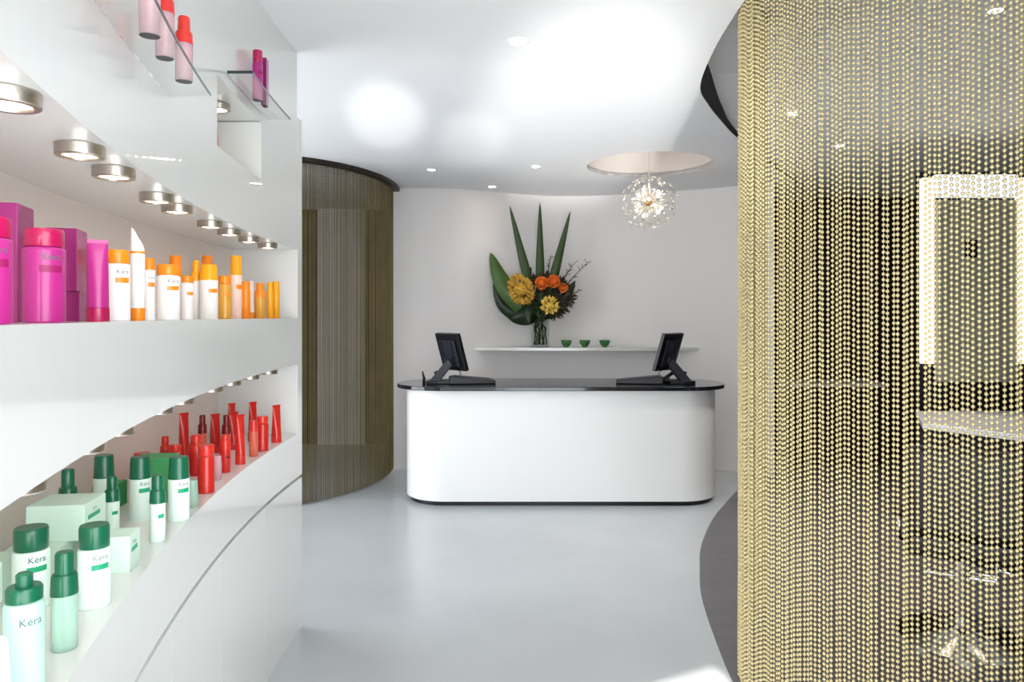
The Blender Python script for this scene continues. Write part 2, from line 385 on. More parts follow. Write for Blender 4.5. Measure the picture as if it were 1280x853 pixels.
def bloom(name, cen, rad, n, pl, pw, m, label, seed, cat='flower', squash=(1, .8, 1), tilt=0):
    rnd = random.Random(seed); root = thing(name, label, cat, VO, 0, G_FL); g = G(); c = Vector(cen)
    R = Matrix.Rotation(tilt, 3, 'Y')
    for k in range(n):
        z = 1-2*(k+.5)/n; a = k*2.39996+rnd.uniform(-.2, .2); rr = math.sqrt(1-z*z)
        d = Vector((rr*math.cos(a), rr*math.sin(a), z))
        e = R @ Vector((d.x*squash[0], d.y*squash[1], d.z*squash[2]))
        base = c+e*rad*.62; d2 = (e.normalized()+Vector((rnd.uniform(-.5, .5), rnd.uniform(-.5, .5), rnd.uniform(-.3, .6)))).normalized()
        s = d2.cross(Vector((rnd.uniform(-1, 1), rnd.uniform(-1, 1), rnd.uniform(-1, 1)))).normalized(); u = s.cross(d2)
        tip = base+d2*pl; mid = base+d2*pl*.55
        g.add([base, mid-s*pw/2+u*pw*.2, tip, mid+s*pw/2+u*pw*.2, mid-u*pw*.12], [(0, 1, 4), (1, 2, 4), (2, 3, 4), (3, 0, 4), (0, 3, 2, 1)], False)
    g.lathe([(0, -rad*.5), (rad*.45, -rad*.3), (rad*.55, 0), (rad*.4, rad*.35), (0, rad*.5)], 12, c=cen)
    g.build('petals', m, root)
    s = G(); rnd2 = random.Random(seed+50); a = rnd2.uniform(0, 6.28)
    s.tube([(.04*math.cos(a), .04*math.sin(a), .026), (.02, 0, .26), tuple(c)], .006, 6).build('stem', M['stem'], root)
    return root
bloom('yellow_orchid_spray', L(651, 362, -.13), .155, 190, .065, .036, M['yel'], 'large oblong spray of yellow orchids at the left of the bouquet', 21, squash=(.85, .7, 1.28), tilt=-.5)
bloom('yellow_orchid_spray', L(687, 382, -.17), .085, 60, .06, .034, M['yel2'], 'small round pale yellow flower low above the vase', 22)
bloom('orange_flower', L(677, 354, -.13), .078, 80, .03, .032, M['orf'], 'orange flower nearest the big yellow spray', 23)
bloom('orange_flower', L(692, 352, -.12), .078, 80, .03, .032, M['orf'], 'orange flower in the middle of the orange three', 24)
bloom('orange_flower', L(704, 360, -.08), .05, 50, .028, .028, M['orf'], 'smallest orange flower, at the right beside the twigs', 25)
# filler foliage
rnd = random.Random(5); g = G()
for k in range(760):
    a = rnd.uniform(0, 2*PI); r = math.sqrt(rnd.random())
    p = L(680+34*r*math.cos(a), 371+24*r*math.sin(a), rnd.uniform(-.07, .09))
    d = Vector((math.cos(a)+rnd.uniform(-.5, .5), rnd.uniform(-.8, .8), -math.sin(a)+rnd.uniform(-.3, .8))).normalized(); s = d.cross(Vector((rnd.uniform(-1, 1), 1, rnd.uniform(-1, 1)))).normalized()
    l = rnd.uniform(.045, .10); w = l*.34
    g.add([p, p+d*l*.5-s*w/2, p+d*l, p+d*l*.5+s*w/2, p+d*l*.5+s.cross(d)*.004], [(0, 1, 4), (1, 2, 4), (2, 3, 4), (3, 0, 4), (0, 3, 2, 1)])
f = g.build('filler_foliage', M['filler'], loc=VO); tag(f, 'dark brown green filler foliage packed between the flowers', 'foliage', G_FL); f['kind'] = 'stuff'
def twig(pts, label, seed):
    rnd = random.Random(seed); P = [L(*p) for p in pts]; g = G(); g.tube(P, [.008-.005*i/(len(P)-1) for i in range(len(P))], 6)
    for i in range(1, len(P)):
        for k in range(7):
            q = P[i-1].lerp(P[i], rnd.random()); d = Vector((rnd.uniform(-.6, 1), rnd.uniform(-.6, .6), rnd.uniform(-.2, 1))).normalized()*rnd.uniform(.025, .06)
            g.tube([q, q+d], [.003, .0035], 5)
    tag(g.build('twig', M['twig'], loc=VO), label, 'twig', G_FL)
twig([(681, 396), (696, 370), (716, 347), (735, 328)], 'budding twig reaching furthest to the upper right', 1)
twig([(681, 396, .04), (696, 362, .04), (708, 343, .04), (718, 329, .04)], 'short twig standing just left of the long one', 2)
twig([(680, 398), (698, 385), (712, 372), (724, 364)], 'low twig sticking out sideways at the right', 3)
twig([(677, 398, .05), (684, 360, .05), (686, 335, .05), (688, 320, .05)], 'dark twig between the middle and right spear leaves', 4)
g = G()
for (px, nm) in ((708, 'nearest the vase'), (731, 'in the middle of the three'), (756, 'furthest from the vase')):
    b = G().lathe([(0, 0), (.024, 0), (.026, .006), (.042, .022), (.056, .05), (.06, .075), (.056, .075), (.05, .05), (.036, .024), (0, .014)], 32)
    tag(b.build('glass_bowl', M['bowl'], loc=(W(px, 0, 7.66).x, 7.66, SZ)), 'small green glass bowl on the back shelf, '+nm, 'bowl', 'green bowls on the back shelf')

# ------------------------------------------------------------------ reception desk
def stadium(cx, cy, hx, hy, n=24):
    out = []
    for s in (1, -1):
        for k in range(n+1):
            a = -PI/2+PI*k/n+(0 if s == 1 else PI); out.append((cx+s*(hx-hy)+hy*math.cos(a), cy+hy*math.sin(a)))
    return out
dx_, dy_ = .43, 6.40
desk = thing('reception_desk', 'white round-ended reception desk with a black stone top', 'desk', (0, 0, 0))
G().prism(stadium(dx_, dy_, 1.36, .36), .04, .975, True).build('desk_body', M['desk'], desk, auto=40)
G().prism(stadium(dx_, dy_, 1.33, .335), 0, .041, True).build('kickboard', M['kick'], desk, auto=40)
G().prism(stadium(dx_, dy_, 1.445, .43), .975, 1.008, True).build('countertop', M['granite'], desk, bevel=.004, auto=40)
DT = 1.008

def pos(name, label, px, mir, Y=6.33):
    """touch-screen till seen from behind: base, pair of raked arms, tilted screen"""
    X = W(px, 0, Y).x; r = thing(name, label, 'computer', (X, Y, DT), 0, 'touch screens on the desk'); s = mir
    def P(x, y, z): return (x*s, y, z)
    # base on the outer side, arm rises towards the inner side; s=1: outer is left
    g = G(); loop = [(-.20, -.09), (-.10, -.11), (.02, -.10), (.05, 0), (.02, .12), (-.18, .10)]
    g.prism([(x*s, y) for x, y in (loop if s > 0 else loop[::-1])], 0, .028); g.build('base', M['plast'], r, bevel=.006)
    for yy in (-.075, .055):
        g = G(); pr = [(-.175, .02), (-.085, .02), (.03, .165), (-.005, .215), (-.03, .195)]
        vs = [P(x, yy, z) for x, z in pr]+[P(x, yy+.028, z) for x, z in pr]; n = 5
        g.add(vs, [tuple(range(n)), tuple(reversed(range(n, 2*n)))]+[(i, n+i, n+(i+1) % n, (i+1) % n) for i in range(n)]).build('arm', M['plast2'], r, bevel=.004)
    g = G(); g.tube([P(-.12, -.06, .095), P(-.12, .07, .095)], .012, 10); g.build('arm_spacer', M['plast'], r)
    # screen: faces inward (towards +s x) and away from the camera, leaning back
    th = math.radians(48)*s
    mt = Matrix.Translation((0.015*s, 0, .275)) @ Matrix.Rotation(-th, 4, 'Z') @ Matrix.Rotation(math.radians(17), 4, 'X')
    # local +Y = screen direction
    sg = G(); sg.box(-.165, .165, -.012, .022, -.17, .17, mt); sg.build('screen_housing', M['plast'], r, bevel=.005)
    bg = G(); bg.box(-.11, .11, -.032, -.012, -.13, .115, mt); bk = bg.build('rear_cover', M['plast2'], r, bevel=.008)
    rg = G()
    for xx in (-.075, .07): rg.box(xx-.006, xx+.006, -.038, -.03, -.10, .10, mt)
    rg.build('rear_rib', M['plast'], r, bevel=.002)
    hg = G(); hg.box(-.05, .05, -.06, -.03, -.09, -.03, mt); hg.build('hinge_block', M['plast2'], r, bevel=.005)
    dg_ = G(); dg_.box(-.15, .15, .0221, .0235, -.15, .15, mt); dg_.build('display', M['screen'], r)
    cg = G(); cg.tube([P(.07, .0, .13), P(.10, .02, .08), P(.06, .05, .05), P(.02, .05, .03)], .004, 6); cg.build('cable', M['plast'], r)
    return r
pos('touch_screen_till', 'black touch-screen till nearest the bronze bead curtain, leaning left', 562, 1)
pos('touch_screen_till', 'black touch-screen till beneath the chandelier, leaning right', 838, -1)
def keyboard(px, s, label, Y=6.30):
    X = W(px, 0, Y).x; r = thing('keyboard', label, 'keyboard', (X, Y, DT), math.radians(8*s), 'keyboards beside the tills')
    g = G(); pr = [(-.20, .0), (-.20, .062), (-.17, .07), (.20, .032), (.20, .0)] if s > 0 else [(.20, 0), (.20, .062), (.17, .07), (-.20, .032), (-.20, 0)]
    n = 5; vs = [(x, -.085, z) for x, z in pr]+[(x, .085, z) for x, z in pr]
    g.add(vs, [tuple(range(n)), tuple(reversed(range(n, 2*n)))]+[(i, n+i, n+(i+1) % n, (i+1) % n) for i in range(n)]); g.build('keyboard_body', M['plast'], r, bevel=.008)
    k = G(); sl = (.032-.07)/.37*s
    for i in range(12):
        for j in range(4):
            x = -.155+i*.027; z = (.07+ (x+.17)*sl) if s > 0 else (.07+(x-.17)*sl)
            k.box(x, x+.022, -.062+j*.03, -.038+j*.03, z-.004, z+.006)
    k.build('keys', M['plast2'], r)
    return r
keyboard(590, 1, 'black wedge keyboard beside the till nearest the bronze curtain')
kb = keyboard(799, -1, 'black wedge keyboard beside the till under the chandelier')
X = W(833, 0, 6.42).x
m_ = thing('barcode_scanner', 'small black hand scanner lying behind the till under the chandelier', 'scanner', (X, 6.42, DT), .3)
G().lathe([(0, 0), (.045, 0), (.05, .012), (.03, .04), (0, .05)], 20, sy=.6).build('scanner_head', M['plast'], m_)
G().tube([(-.02, 0, .03), (.05, 0, .075), (.10, 0, .085)], [.018, .016, .012], 10).build('handle', M['plast'], m_)
X = W(530, 0, 6.4).x
tag(G().tube([(0, 0, 0), (0, 0, .04), (-.01, 0, .075), (-.012, 0, .10)], [.014, .013, .008, .005], 8).build('pen_holder', M['plast'], loc=(X, 6.40, DT)), 'small black pen stand behind the till by the bronze curtain', 'pen holder')

# ------------------------------------------------------------------ chandelier
ch = thing('sputnik_chandelier', 'round crystal burst chandelier hanging from the ceiling well', 'chandelier', (wc.x, wc.y, 2.60))
G().tube([(0, 0, .03), (0, 0, CEIL+.34-2.60-.02)], .0035, 6).build('cord', M['wire'], ch)
G().lathe([(0, 0), (.055, 0), (.055, -.02), (0, -.03)], 24, c=(0, 0, CEIL+.34-2.60)).build('ceiling_rose', M['wire'], ch)
G().lathe([(0, -.035), (.025, -.025), (.035, 0), (.025, .025), (0, .035)], 20).build('core', M['brass'], ch)
sp = G(); rnd = random.Random(9); N = 112; bulbs = []
for k in range(N):
    z = 1-2*(k+.5)/N; a = k*2.39996; rr = math.sqrt(1-z*z); d = Vector((rr*math.cos(a), rr*math.sin(a), z))
    if k % 9 == 4:
        bulbs.append(d); sp.tube([d*.03, d*.11], .003, 5); continue
    R = rnd.uniform(.215, .255); sp.tube([d*.03, d*R], .0014, 4)
    s = d.cross(Vector((0, 0, 1))).normalized(); u = s.cross(d); c = d*R
    cr = G()
    for q in range(6):                                 # a small six-petal crystal flower on each spoke
        an = q*PI/3; e = s*math.cos(an)+u*math.sin(an); e2 = s*math.cos(an+.5)+u*math.sin(an+.5); e3 = s*math.cos(an-.5)+u*math.sin(an-.5)
        cr.add([c, c+e2*.012+d*.004, c+e*.026+d*.006, c+e3*.012+d*.004, c+e*.013-d*.003], [(0, 1, 2), (0, 2, 3), (0, 4, 1), (1, 4, 2), (2, 4, 3), (3, 4, 0)])
    cr.build('crystal_flower', M['crystal'], ch)
sp.build('spokes', M['wire'], ch)
for d in bulbs:
    G().lathe([(0, -.014), (.008, -.010), (.0125, 0), (.008, .010), (0, .014)], 12, c=tuple(d*.125)).build('bulb', M['bulb'], ch)

# ------------------------------------------------------------------ downlights
def downlight(x, y, z, label, sz=.045):
    r = thing('ceiling_downlight', label, 'downlight', (x, y, z), 0, 'recessed ceiling downlights')
    G().lathe([(sz*.75, -.001), (sz*.8, -.006), (sz, -.006), (sz*1.15, -.001), (sz*1.15, .0), (sz*.75, .0)], 28).build('trim_ring', M['ceil'], r, auto=40)
    G().lathe([(0, -.002), (sz*.76, -.002), (sz*.76, .0), (0, .0)], 24).build('lens', M['down'], r)
    l = bpy.data.lights.new('downlight_beam', 'SPOT'); l.energy = 38 if x > 1.5 else (3 if y > 7 else 14); l.spot_size = math.radians(85); l.spot_blend = .6; l.shadow_soft_size = sz*.7; l.color = (1, .93, .85)
    b = bpy.data.objects.new('downlight_beam', l); COL.objects.link(b); b.parent = r; b.location = (0, 0, -.012)
downlight(.03, 3.49, CEIL, 'ceiling downlight closest to the shopfront, in the bright ceiling patch', .05)
downlight(-.73, 6.54, CEIL, 'ceiling downlight nearest the bronze bead curtain')
downlight(.213, 6.40, CEIL, 'ceiling downlight nearest the chandelier well')
downlight(-.205, 7.39, CEIL, 'ceiling downlight furthest back, by the curved wall')
downlight(2.64, 3.93, 3.27, 'downlight seen high through the champagne curtain, near the frame corner')
downlight(2.62, 5.75, zhi(5.75), 'downlight seen through the champagne curtain below the others')
downlight(1.96, 5.05, zhi(5.05), 'downlight seen through the champagne curtain nearest the dark ceiling edge', .035)

# ------------------------------------------------------------------ puck lamps under the niches
def puck_proto(label):
    r = thing('puck_lamp', label, 'lamp', (0, 0, 0), 0, 'round steel puck lamps under the niche ceilings')
    G().lathe([(0, 0), (.0425, 0), (.044, -.002), (.044, -.022), (.0425, -.024), (.033, -.024), (.031, -.018), (0, -.018)], 36).build('housing', M['steel'], r, auto=35)
    G().lathe([(0, -.0185), (.031, -.0185), (.031, -.0205), (0, -.0225)], 28).build('lens', M['lamp'], r)
    return r
upY = [1.07, 1.41, 1.63, 1.98, 2.18, 2.55, 2.79, 3.06, 3.33]
words = ['first', 'second', 'third', 'fourth', 'fifth', 'sixth', 'seventh', 'eighth', 'ninth']
proto = None
for i, y in enumerate(upY):
    lb = 'puck lamp over the upper niche, %s counting from the magenta products' % words[i]
    loc = (face(y)-.055, y, 1.935)
    if proto is None: proto = puck_proto(lb); proto.location = loc
    else: copy_tree(proto, loc, lb)
loY = [1.10, 1.42, 1.63, 1.98, 2.20, 2.55, 2.79, 3.06, 3.33]
for i, y in enumerate(loY):
    copy_tree(proto, (face(y)-.055, y, 1.355), 'puck lamp over the lower niche, %s counting from the green bottles' % words[i])
copy_tree(proto, (face(2.80)-.10, 2.80, 2.422), 'single puck lamp in the small square upper niche')

# ------------------------------------------------------------------ glass shelves
def gshelf(y0, y1, z, label, dep=.10):
    r = thing('glass_shelf', label, 'shelf', (0, 0, 0), 0, 'clear glass shelves on the display wall')
    G().sweep(fline(y0, y1), [(0, z), (dep, z), (dep, z+.008), (0, z+.008)]).build('glass_plate', M['glass'], r)
    G().sweep(fline(y0, y1), [(dep, z), (dep+.0016, z), (dep+.0016, z+.008), (dep, z+.008)]).build('polished_edge', M['gedge'], r)
    x = face(y0); G().box(x, x+dep, y0-.002, y0, z, z+.010).build('polished_edge', M['gedge'], r)
    return r
gshelf(1.0, 1.90, 2.18, 'clear glass shelf holding pink and red bottles, high on the display wall', .11)
gshelf(2.57, 3.18, 2.465, 'clear glass shelf holding one magenta bottle, above the small niche', .09)

# ------------------------------------------------------------------ products
TH = math.radians(52)
def shampoo(label, loc, h, w, body, cap, prt, grp, txt=True, capf=.19, ink='ink', rz=TH, name='shampoo_bottle'):
    r = thing(name, label, 'bottle', loc, rz, grp); R = w/2; hb = h*(1-capf)
    G().lathe([(0, 0), (R*.93, 0), (R, R*.08), (R, hb-R*.22), (R*.95, hb-R*.08), (R*.82, hb), (0, hb)], 32, smooth=True).build('bottle_body', M[body], r, auto=40)
    rc = R*.93
    G().lathe([(0, hb), (rc*.97, hb), (rc, hb+.002), (rc, h-.004), (rc*.93, h), (0, h)], 32).build('cap', M[cap], r, auto=40)
    if prt: band(R+.0008, hb*.66, hb*.75, -.55, .55).build('label_band', M[prt], r)
    if txt: wrap_text('Kéra', R*.52, R+.0009, hb*.82, M[ink], r)
    return r
def can(label, loc, h, w, body, cap, prt, grp, capf=.34, txt=True, rz=TH, name='mousse_can'):
    r = thing(name, label, 'bottle', loc, rz, grp); R = w/2; hb = h*(1-capf)
    G().lathe([(0, 0), (R*.95, 0), (R, R*.06), (R, hb), (0, hb)], 32).build('can_body', M[body], r, auto=40)
    G().lathe([(0, hb), (R*1.0, hb), (R*1.0, hb+.006), (R*.96, hb+.009), (R*.9, h-.006), (R*.82, h), (0, h)], 32).build('cap', M[cap], r, auto=40)
    if prt: band(R+.0008, hb*.68, hb*.78, -.55, .55).build('label_band', M[prt], r)
    if txt: wrap_text('Kéra', R*.5, R+.0009, hb*.85, M['ink'], r)
    return r
def spray(label, loc, h, w, body, cap, grp, prt=None, f1=.22, f2=.20, rz=TH, name='spray_bottle', tr=False):
    r = thing(name, label, 'bottle', loc, rz, grp); R = w/2; hb = h*(1-f1-f2); hc = hb+h*f2
    G().lathe([(0, 0), (R*.93, 0), (R, R*.1), (R, hb), (0, hb)], 28).build('bottle_body', M[body], r, auto=40)
    G().lathe([(0, hb), (R*1.04, hb), (R*1.04, hb+.003), (R*.98, hc-.004), (R*.86, hc), (0, hc)], 28).build('collar', M[cap], r, auto=40)
    G().lathe([(0, hc), (R*.72, hc), (R*.70, h-.004), (R*.6, h), (0, h)], 24).build('spray_cap', M[cap], r, auto=40)
    if prt: band(R+.0008, hb*.62, hb*.72, -.4, .4).build('label_band', M[prt], r)
    return r
def tube_(label, loc, h, w, body, cap, grp, txt=True, rz=TH, capf=.17, prt=None, name='cream_tube'):
    r = thing(name, label, 'tube', loc, rz, grp); R = w/2; hc = h*capf; n = 28; g = G(); vs = []; fs = []; K = 12
    for k in range(K+1):
        t = k/K; z = hc+(h-hc)*t; ry = R*.95*(1-t)**.8+.0016; rx = R*.95*(1-.12*t)
        vs += [(rx*math.cos(2*PI*j/n), ry*math.sin(2*PI*j/n), z) for j in range(n)]
    for k in range(K):
        for j in range(n): fs.append((k*n+j, k*n+(j+1) % n, (k+1)*n+(j+1) % n, (k+1)*n+j))
    fs += [tuple(reversed(range(n))), tuple(K*n+j for j in range(n))]
    g.add(vs, fs, True).build('tube_body', M[body], r, auto=50)
    G().lathe([(0, 0), (R*.98, 0), (R, .002), (R*.98, hc-.001), (R*.9, hc), (0, hc)], 28).build('cap', M[cap], r, auto=40)
    G().box(-R*.84, R*.84, -.003, .003, h-.006, h+.002).build('crimp', M[body], r)
    return r
def carton(label, loc, sx, sy, h, m, grp, rz=0., prt=None, name='carton', ptext=False):
    r = thing(name, label, 'box', loc, rz, grp)
    G().box(-sx/2, sx/2, -sy/2, sy/2, 0, h-.0012).build('box_body', M[m], r, bevel=.0012)
    G().box(-sx/2+.001, sx/2-.001, -sy/2+.001, sy/2-.001, h-.0012, h).build('lid_flap', M[m], r)
    if prt: G().box(sx/2, sx/2+.0007, -sy*.34, sy*.2, h*.52, h*.64).build('label_band', M[prt], r)
    if ptext: flat_text('Kéra', h*.14, sx/2+.0008, -sy*.05, h*.72, M['ink'], r, 'y')
    return r
def lo(px, yb):
    Y = (EYE-SH_LO)*F/(yb-HY); return Vector(((px-CX)/F*Y, Y, SH_LO))
def hz(yb, yt): return (yb-yt)*((EYE-SH_LO)*F/(yb-HY))/F
def wz(yb, w): return w*((EYE-SH_LO)*F/(yb-HY))/F
GG = 'green and white products in the lower niche'; GR = 'red products in the lower niche'
GM = 'magenta products in the upper niche'; GO = 'orange and white products in the upper niche'

# lower niche, green
def pump(label, loc, h, w):
    r = thing('pump_bottle', label, 'bottle', loc, TH, GG); R = w/2; hb = h*.80
    G().lathe([(0, 0), (R*.93, 0), (R, R*.1), (R, hb-R*.3), (R*.93, hb-R*.08), (R*.75, hb), (0, hb)], 32).build('bottle_body', M['mintg'], r, auto=40)
    G().lathe([(0, hb), (R*.9, hb), (R*.9, hb+h*.085), (R*.82, hb+h*.10), (0, hb+h*.10)], 32).build('collar', M['grn'], r, auto=40)
    G().lathe([(0, hb+h*.1), (R*.42, hb+h*.1), (R*.42, h*.985), (R*.3, h), (0, h)], 20).build('pump_nozzle', M['grn'], r, auto=40)
    wrap_text('Kéra', R*.6, R+.0009, hb*.80, M['ink'], r)
pump('mint pump bottle with dark green collar, closest in the lower niche', (-.745, 1.10, SH_LO), .205, .055)
can('mint bottle cut by the photo edge, in front of the pump bottle', (-.715, .985, SH_LO), .150, .05, 'mint', 'mint', None, GG, txt=False)
shampoo('mint shampoo bottle with green band, behind the pump bottle', lo(39, 759), hz(759, 659), wz(759, 41), 'mint', 'grn', 'grnprint', GG, capf=.27)
shampoo('mint shampoo bottle with green band, standing right of the clear spray', lo(118, 757), hz(757, 656), wz(757, 37), 'mint', 'grn', 'grnprint', GG, capf=.27)
spray('clear mint spray bottle with two-step green cap, at the shelf front', lo(80.5, 811), hz(811, 690), wz(811, 30), 'mintc', 'grn', GG, f1=.22, f2=.21)
cy_ = math.radians(-14)
carton('pale mint carton at the shelf front behind the second shampoo bottle', (-.944, 1.70, SH_LO), .10, .078, .084, 'mintbox', GG, cy_*-.8, 'grnprint', ptext=True)
carton('pale mint carton lying under a larger one', (-1.083, 1.66, SH_LO), .11, .11, .075, 'mintbox', GG, -cy_*.8)
carton('pale mint carton with green stripe, topmost of the stack', (-1.062, 1.72, SH_LO+.075), .125, .12, .083, 'mintbox', GG, -cy_*.6, 'grnprint', ptext=True)
carton('pale mint carton far left behind the shampoo bottle', (-1.105, 1.53, SH_LO), .08, .07, .085, 'mintbox', GG, .1)
spray('green-capped spray bottle hidden behind the stacked cartons', (-1.135, 1.84, SH_LO), .205, .042, 'mint', 'grn', GG)
can('tall green-capped can behind the spray, left of the green carton', lo(130, 650), hz(650, 569), wz(650, 24), 'mint', 'grn', None, GG, txt=False)
can('green-capped can standing in front of the big green carton', lo(175.5, 649), hz(649, 571), wz(649, 25), 'mint', 'grn', 'grnprint', GG)
can('green-capped can nearest the red bottles', lo(223.5, 649.5), hz(649.5, 571), wz(649.5, 25), 'mint', 'grn', 'grnprint', GG)
spray('slim green-capped spray beside the stacked cartons', lo(140, 668), hz(668, 596), wz(668, 17), 'mint', 'grn', GG, 'grnprint')
spray('slim green-capped spray between the two green-capped cans', lo(197, 676), hz(676, 594), wz(676, 18), 'mint', 'grn', GG, 'grnprint')
carton('small mid-green carton at the back between two cans', (-1.262, 2.26, SH_LO), .075, .07, .075, 'grnbox', GG, .1)
carton('large green carton with pale top behind the green-capped can', (-1.158, 2.34, SH_LO), .115, .10, .142, 'grnbox', GG, .12)
can('small clear bottle tucked behind the can nearest the red bottles', lo(241, 634), .085, .03, 'mintc', 'mintc', None, GG, txt=False, name='clear_bottle')

# lower niche, red
shampoo('fat red bottle standing at the front of the red group', lo(257.6, 615.7), hz(615.7, 556), wz(615.7, 20), 'red', 'redcap', None, GR, txt=False, capf=.22)
spray('rounded red spray bottle behind the fat red bottle', lo(245, 594), hz(594, 544), wz(594, 18), 'red', 'redcap', GR)
spray('coral spray with dark red cap, beside the tall red tube', lo(253, 576), hz(576, 519), wz(576, 10), 'cored', 'dred', GR, f1=.2, f2=.2)
tube_('wide red tube behind the red spray bottle', lo(269, 566), hz(566, 518), wz(566, 14), 'red', 'redcap', GR)
spray('slim red spray with dark lettering panel, at the front', lo(281.5, 590.5), hz(590.5, 543.5), wz(590.5, 13), 'red', 'redcap', GR, 'dred', f1=.12, f2=.26)
tube_('tall red tube behind the second dark-capped spray', (-1.30, 3.34, SH_LO), .19, .04, 'red', 'redcap', GR)
spray('coral spray with dark red cap, in front of a tall red tube', lo(283, 577), hz(577, 519), wz(577, 10.5), 'cored', 'dred', GR, f1=.2, f2=.2)
tube_('tallest red tube at the front edge, middle of the row', lo(300.5, 580), hz(580, 519), wz(580, 12.5), 'red', 'redcap', GR)
tube_('red tube half hidden behind the tallest front tube', (-1.245, 3.22, SH_LO), .165, .05, 'red', 'redcap', GR)
tube_('red tube behind the coral bottle near the niche end', (-1.235, 3.43, SH_LO), .185, .045, 'red', 'redcap', GR)
shampoo('wide-capped red bottle next to the last red tube', lo(328, 563.5), hz(563.5, 520.5), wz(563.5, 15), 'red', 'redcap', None, GR, txt=False, capf=.2)
can('small coral bottle with red cap at the front near the niche end', lo(317, 570.5), hz(570.5, 526), wz(570.5, 10.5), 'cored', 'redcap', None, GR, capf=.3, txt=False, name='serum_bottle')
tube_('last red tube, alone at the end of the lower niche', lo(345.5, 553), hz(553, 507), wz(553, 12.5), 'red', 'redcap', GR)
tube_('tall red tube standing against the niche back, first of the tubes', (-1.335, 2.93, SH_LO), .20, .044, 'red', 'redcap', GR)
spray('red spray nozzle bottle behind the green carton and cans', (-1.315, 2.73, SH_LO), .14, .036, 'red', 'redcap', GR, f1=.25)
shampoo('red-lidded jar behind the large green carton', (-1.295, 2.52, SH_LO), .118, .056, 'red', 'redcap', None, GR, txt=False, name='hair_mask_jar')
shampoo('red-capped bottle directly behind the can nearest the red group', (-1.225, 2.62, SH_LO), .128, .044, 'red', 'redcap', None, GR, txt=False)
can('small clear pink bottle beside the fat red bottle', lo(272, 600), .088, .028, 'pinkc', 'pinkc', None, GR, txt=False, name='clear_bottle')

# upper niche: solve the distance from how far in front of the niche back a thing stands
def up(px, inset):
    s = (px-CX)/F; lo_, hi_ = .5, 3.6
    for _ in range(50):
        m = (lo_+hi_)/2
        if s*m-(face(m)-inset) > 0: lo_ = m
        else: hi_ = m
    Y = (lo_+hi_)/2; return Vector((s*Y, Y, SH_UP))
def base_y(p): return HY+(EYE-SH_UP)*F/p.y
def uh(p, yt): return (base_y(p)-yt)*p.y/F
def uw(p, w): return w*p.y/F
def U(fn, label, px, inset, yt, w, *a, **k):
    p = up(px, inset); return fn(label, p, uh(p, yt), uw(p, w), *a, **k)
U(shampoo, 'magenta shampoo bottle cut by the photo edge', -10, .05, 272, 44, 'mag', 'magcap', 'magdark', GM)
U(shampoo, 'big magenta shampoo bottle with crimson cap', 55, .06, 287, 47, 'mag', 'magcap', 'magdark', GM)
p = up(8, .155); carton('tall magenta foil carton at the near end of the upper niche', p, .062, .085, uh(p, 257), 'magbox', GM, .30, name='foil_carton')
p = up(90, .14); h_ = .066
carton('magenta foil carton at the bottom of the pair, beside the tube', p, .05, .07, h_*1.0, 'magbox', GM, .28, name='foil_carton')
carton('magenta foil carton stacked on top of another, behind the big bottle', p+Vector((-.006, -.008, h_)), .06, .075, uh(p, 288)-h_, 'magbox', GM, .28, name='foil_carton')
U(tube_, 'magenta cream tube standing on its crimson cap', 122, .055, 301, 27, 'mag', 'magcap', GM, rz=.55)
U(shampoo, 'white bottle with orange cap next to the magenta tube', 147, .07, 313, 29, 'pw', 'orange', 'orange', GO)
p = up(172, .055); r = thing('spray_bottle', 'white bottle with slanted white top and orange foot', 'bottle', p, TH, GO)
h_ = uh(p, 285); R = uw(p, 17)/2
G().lathe([(0, 0), (R*.96, 0), (R, .002), (R, h_*.135), (0, h_*.135)], 28).build('cap', M['orange'], r, auto=40)
g = G(); pr = [(R*.98, h_*.135), (R*1.0, h_*.4), (R*.98, h_*.72)]; g.lathe([(0, h_*.135)]+pr+[(0, h_*.72)], 28); g.build('bottle_body', M['pw'], r, auto=40)
G().lathe([(0, h_*.72), (R*1.0, h_*.72), (R*1.0, h_*.745), (0, h_*.745)], 28).build('collar', M['orange'], r, auto=40)
g = G(); n = 28; vs = []; fs = []
for k in range(9):
    t = k/8
    for j in range(n):
        a = 2*PI*j/n; x = R*.97*math.cos(a); y = R*.97*math.sin(a); sc = 1-.55*t**2
        vs.append((-R*.45*t**2+x*sc, y*sc, h_*(.745+.255*t)-(.12*h_*t)*(x/R*.5+.5)))
for k in range(8):
    for j in range(n): fs.append((k*n+j, k*n+(j+1) % n, (k+1)*n+(j+1) % n, (k+1)*n+j))
fs.append(tuple(8*n+j for j in range(n))); g.add(vs, fs, True).build('slanted_top', M['pw'], r, auto=50)
U(shampoo, 'slim white bottle with small orange cap and band', 186, .08, 323, 15, 'pw', 'orange', 'orange', GO, capf=.19)
U(shampoo, 'wide white bottle with wide orange cap, middle of the row', 210, .06, 331, 28, 'pw', 'orange', 'orange', GO, capf=.19)
U(can, 'orange-capped can looking over the wide white bottle', 219, .17, 320, 15, 'pw', 'orange', None, GO, txt=False)
U(shampoo, 'white bottle with low orange cap right of the wide bottle', 234, .08, 345, 15, 'pw', 'orange', 'orange', GO, txt=False, capf=.16)
U(spray, 'slim white spray with pale orange tip', 245, .12, 326, 12, 'pw', 'amber', GO, f1=.2, f2=.15)
U(can, 'big-capped amber and white can', 261, .07, 331, 22, 'pw', 'amber', 'orange', GO, capf=.29, txt=False)
U(can, 'orange-topped can peeping over the big-capped can', 259, .20, 320, 14, 'pw', 'orange', None, GO, txt=False)
U(shampoo, 'amber bottle with flat orange cap before the tall yellow-capped can', 281, .06, 345, 16, 'amberc', 'orange', 'orange', GO, txt=False, capf=.18)
